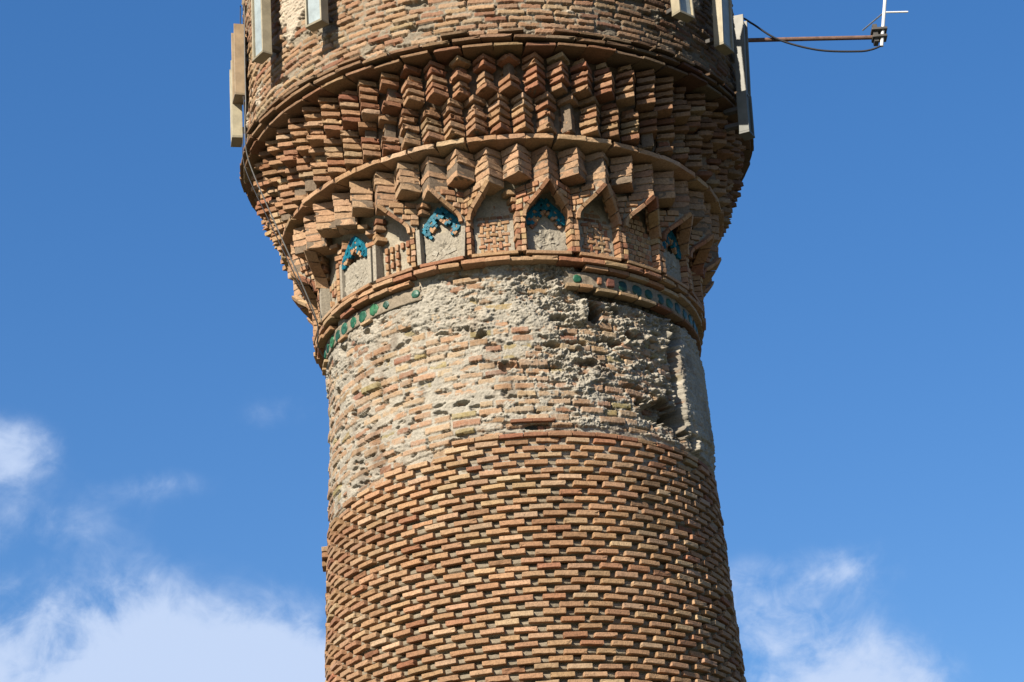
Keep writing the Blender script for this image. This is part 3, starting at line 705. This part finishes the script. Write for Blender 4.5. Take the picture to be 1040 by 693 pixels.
panel(-53.5, 2.50, 12.60, 13.85, 'long white antenna panel with pale blue face, left of the cream plaster patch')
panel(-36.0, 2.50, 12.56, 13.75, 'short visible end of pale antenna panel, just right of the cream plaster patch')
panel(-74.5, 2.415, 12.68, 13.44, 'rust-stained antenna panel at the left outline of the drum, above a cream one', side=(.25, .19, .12), rust=.35)
panel(-78.5, 2.425, 12.32, 13.14, 'cream antenna panel hanging lowest at the left outline of the drum', side=(.27, .24, .165))
panel(43.0, 2.50, 12.50, 13.70, 'pale antenna panel at top right next to the middle of the drum')
panel(56.0, 2.50, 12.40, 13.75, 'pale antenna panel at upper right, nearest left neighbour of the one by the arm', lean=3.5)
panel(70.3, 2.405, 12.22, 13.06, 'grey antenna panel in front of the antenna arm at the right outline of the drum', side=(.13, .125, .105), white=(.15, .17, .17), w=.15, lean=3.6)
panel(65.0, 2.455, 11.70, 12.12, 'grey antenna panel hanging lowest at the right outline of the drum', side=(.085, .09, .08), white=(.12, .135, .13), w=.14, lean=2.0)

# horizontal arm with a white whip antenna
o = thing('whip_antenna', 'white whip antenna clamped to the end of a rusty horizontal arm', 'antenna', (2.36, -.4, 13.06))
def rel(p): return tuple(np.array(p) - np.array((2.36, -.4, 13.06)))
a = Acc(); tube(a, [rel((2.30, -.4, 13.077)), rel((3.0, -.4, 13.038)), rel((3.70, -.4, 12.998))], .021, (1, 1, 1), 12); a.build('arm', M_RUST, o)
a = Acc(); tube(a, [rel((3.716, -.44, 12.875)), rel((3.77, -.44, 13.16)), rel((3.88, -.44, 13.72))], .017, (1, 1, 1), 12); a.build('whip', M_WHITE, o)
a = Acc(); box(a, *(3.655 - 2.36, 3.70 - 2.36), -.05, .05, 12.93 - 13.06, 13.12 - 13.06, (1, 1, 1)); box(a, 3.64 - 2.36, 3.78 - 2.36, -.075, .045, 12.965 - 13.06, 12.99 - 13.06, (1, 1, 1)); box(a, 3.64 - 2.36, 3.79 - 2.36, -.075, .045, 13.045 - 13.06, 13.07 - 13.06, (1, 1, 1)); a.build('clamp', M_DARK, o)
a = Acc(); tube(a, [rel((3.785, -.44, 13.243)), rel((4.01, -.46, 13.218))], .009, (1, 1, 1)); a.build('side_rod', M_WHITE, o)
a = Acc(); tube(a, [rel((3.785, -.44, 13.243)), rel((3.62, -.10, 13.262))], .007, (1, 1, 1)); a.build('side_rod', M_STEEL, o)
def smooth_pts(P, n=8):
    P = np.array(P, float); Q = []
    for i in range(len(P) - 1):
        p0, p1, p2, p3 = P[max(i - 1, 0)], P[i], P[i + 1], P[min(i + 2, len(P) - 1)]
        for t in np.linspace(0, 1, n, endpoint=False): Q.append(.5 * (2 * p1 + (p2 - p0) * t + (2 * p0 - 5 * p1 + 4 * p2 - p3) * t * t + (3 * p1 - p0 - 3 * p2 + p3) * t ** 3))
    Q.append(P[-1]); return Q
def cable(pts, rad, mat, label, cat='cable', name='cable'):
    a = Acc(); tube(a, smooth_pts(pts), rad, (1, 1, 1), 8); o = a.build(name, mat, None, True); o['label'] = label; o['category'] = cat; return o
cable([(2.35, -.45, 13.13), (2.42, -.48, 13.26), (2.52, -.46, 13.21), (2.747, -.44, 13.03), (3.107, -.44, 12.885), (3.477, -.44, 12.838), (3.62, -.44, 12.848), (3.718, -.44, 12.885)], .010, M_CABLE, 'black cable drooping below the horizontal antenna arm to the whip')
def cp(tdg, Rr, z): return (Rr * math.sin(R(tdg)), -Rr * math.cos(R(tdg)), z)
cable([cp(-70, 2.43, 13.6), cp(-69.8, 2.44, 13.0), cp(-69.0, 2.45, 12.5), cp(-67.5, 2.48, 12.15), (-2.262, -.9, 11.86), (-2.05, -.87, 11.25), (-1.84, -.83, 10.68), cp(-67, 1.86, 10.30), cp(-74, 1.80, 10.16), cp(-82, 1.66, 10.05)], .0065, M_GREYC, 'grey wire strung down the left side of the flaring corbels to the green disc frieze')
cable([cp(-76.5, 2.42, 13.75), cp(-76, 2.43, 13.4), cp(-73.5, 2.44, 12.9), cp(-71.5, 2.44, 12.4), cp(-70.5, 2.47, 12.12), (-2.30, -.88, 11.80), (-2.08, -.86, 11.22), (-1.86, -.82, 10.66), cp(-68.0, 1.85, 10.31)], .005, M_CABLE, 'thin black cable running beside the grey wire behind the left antenna panels')
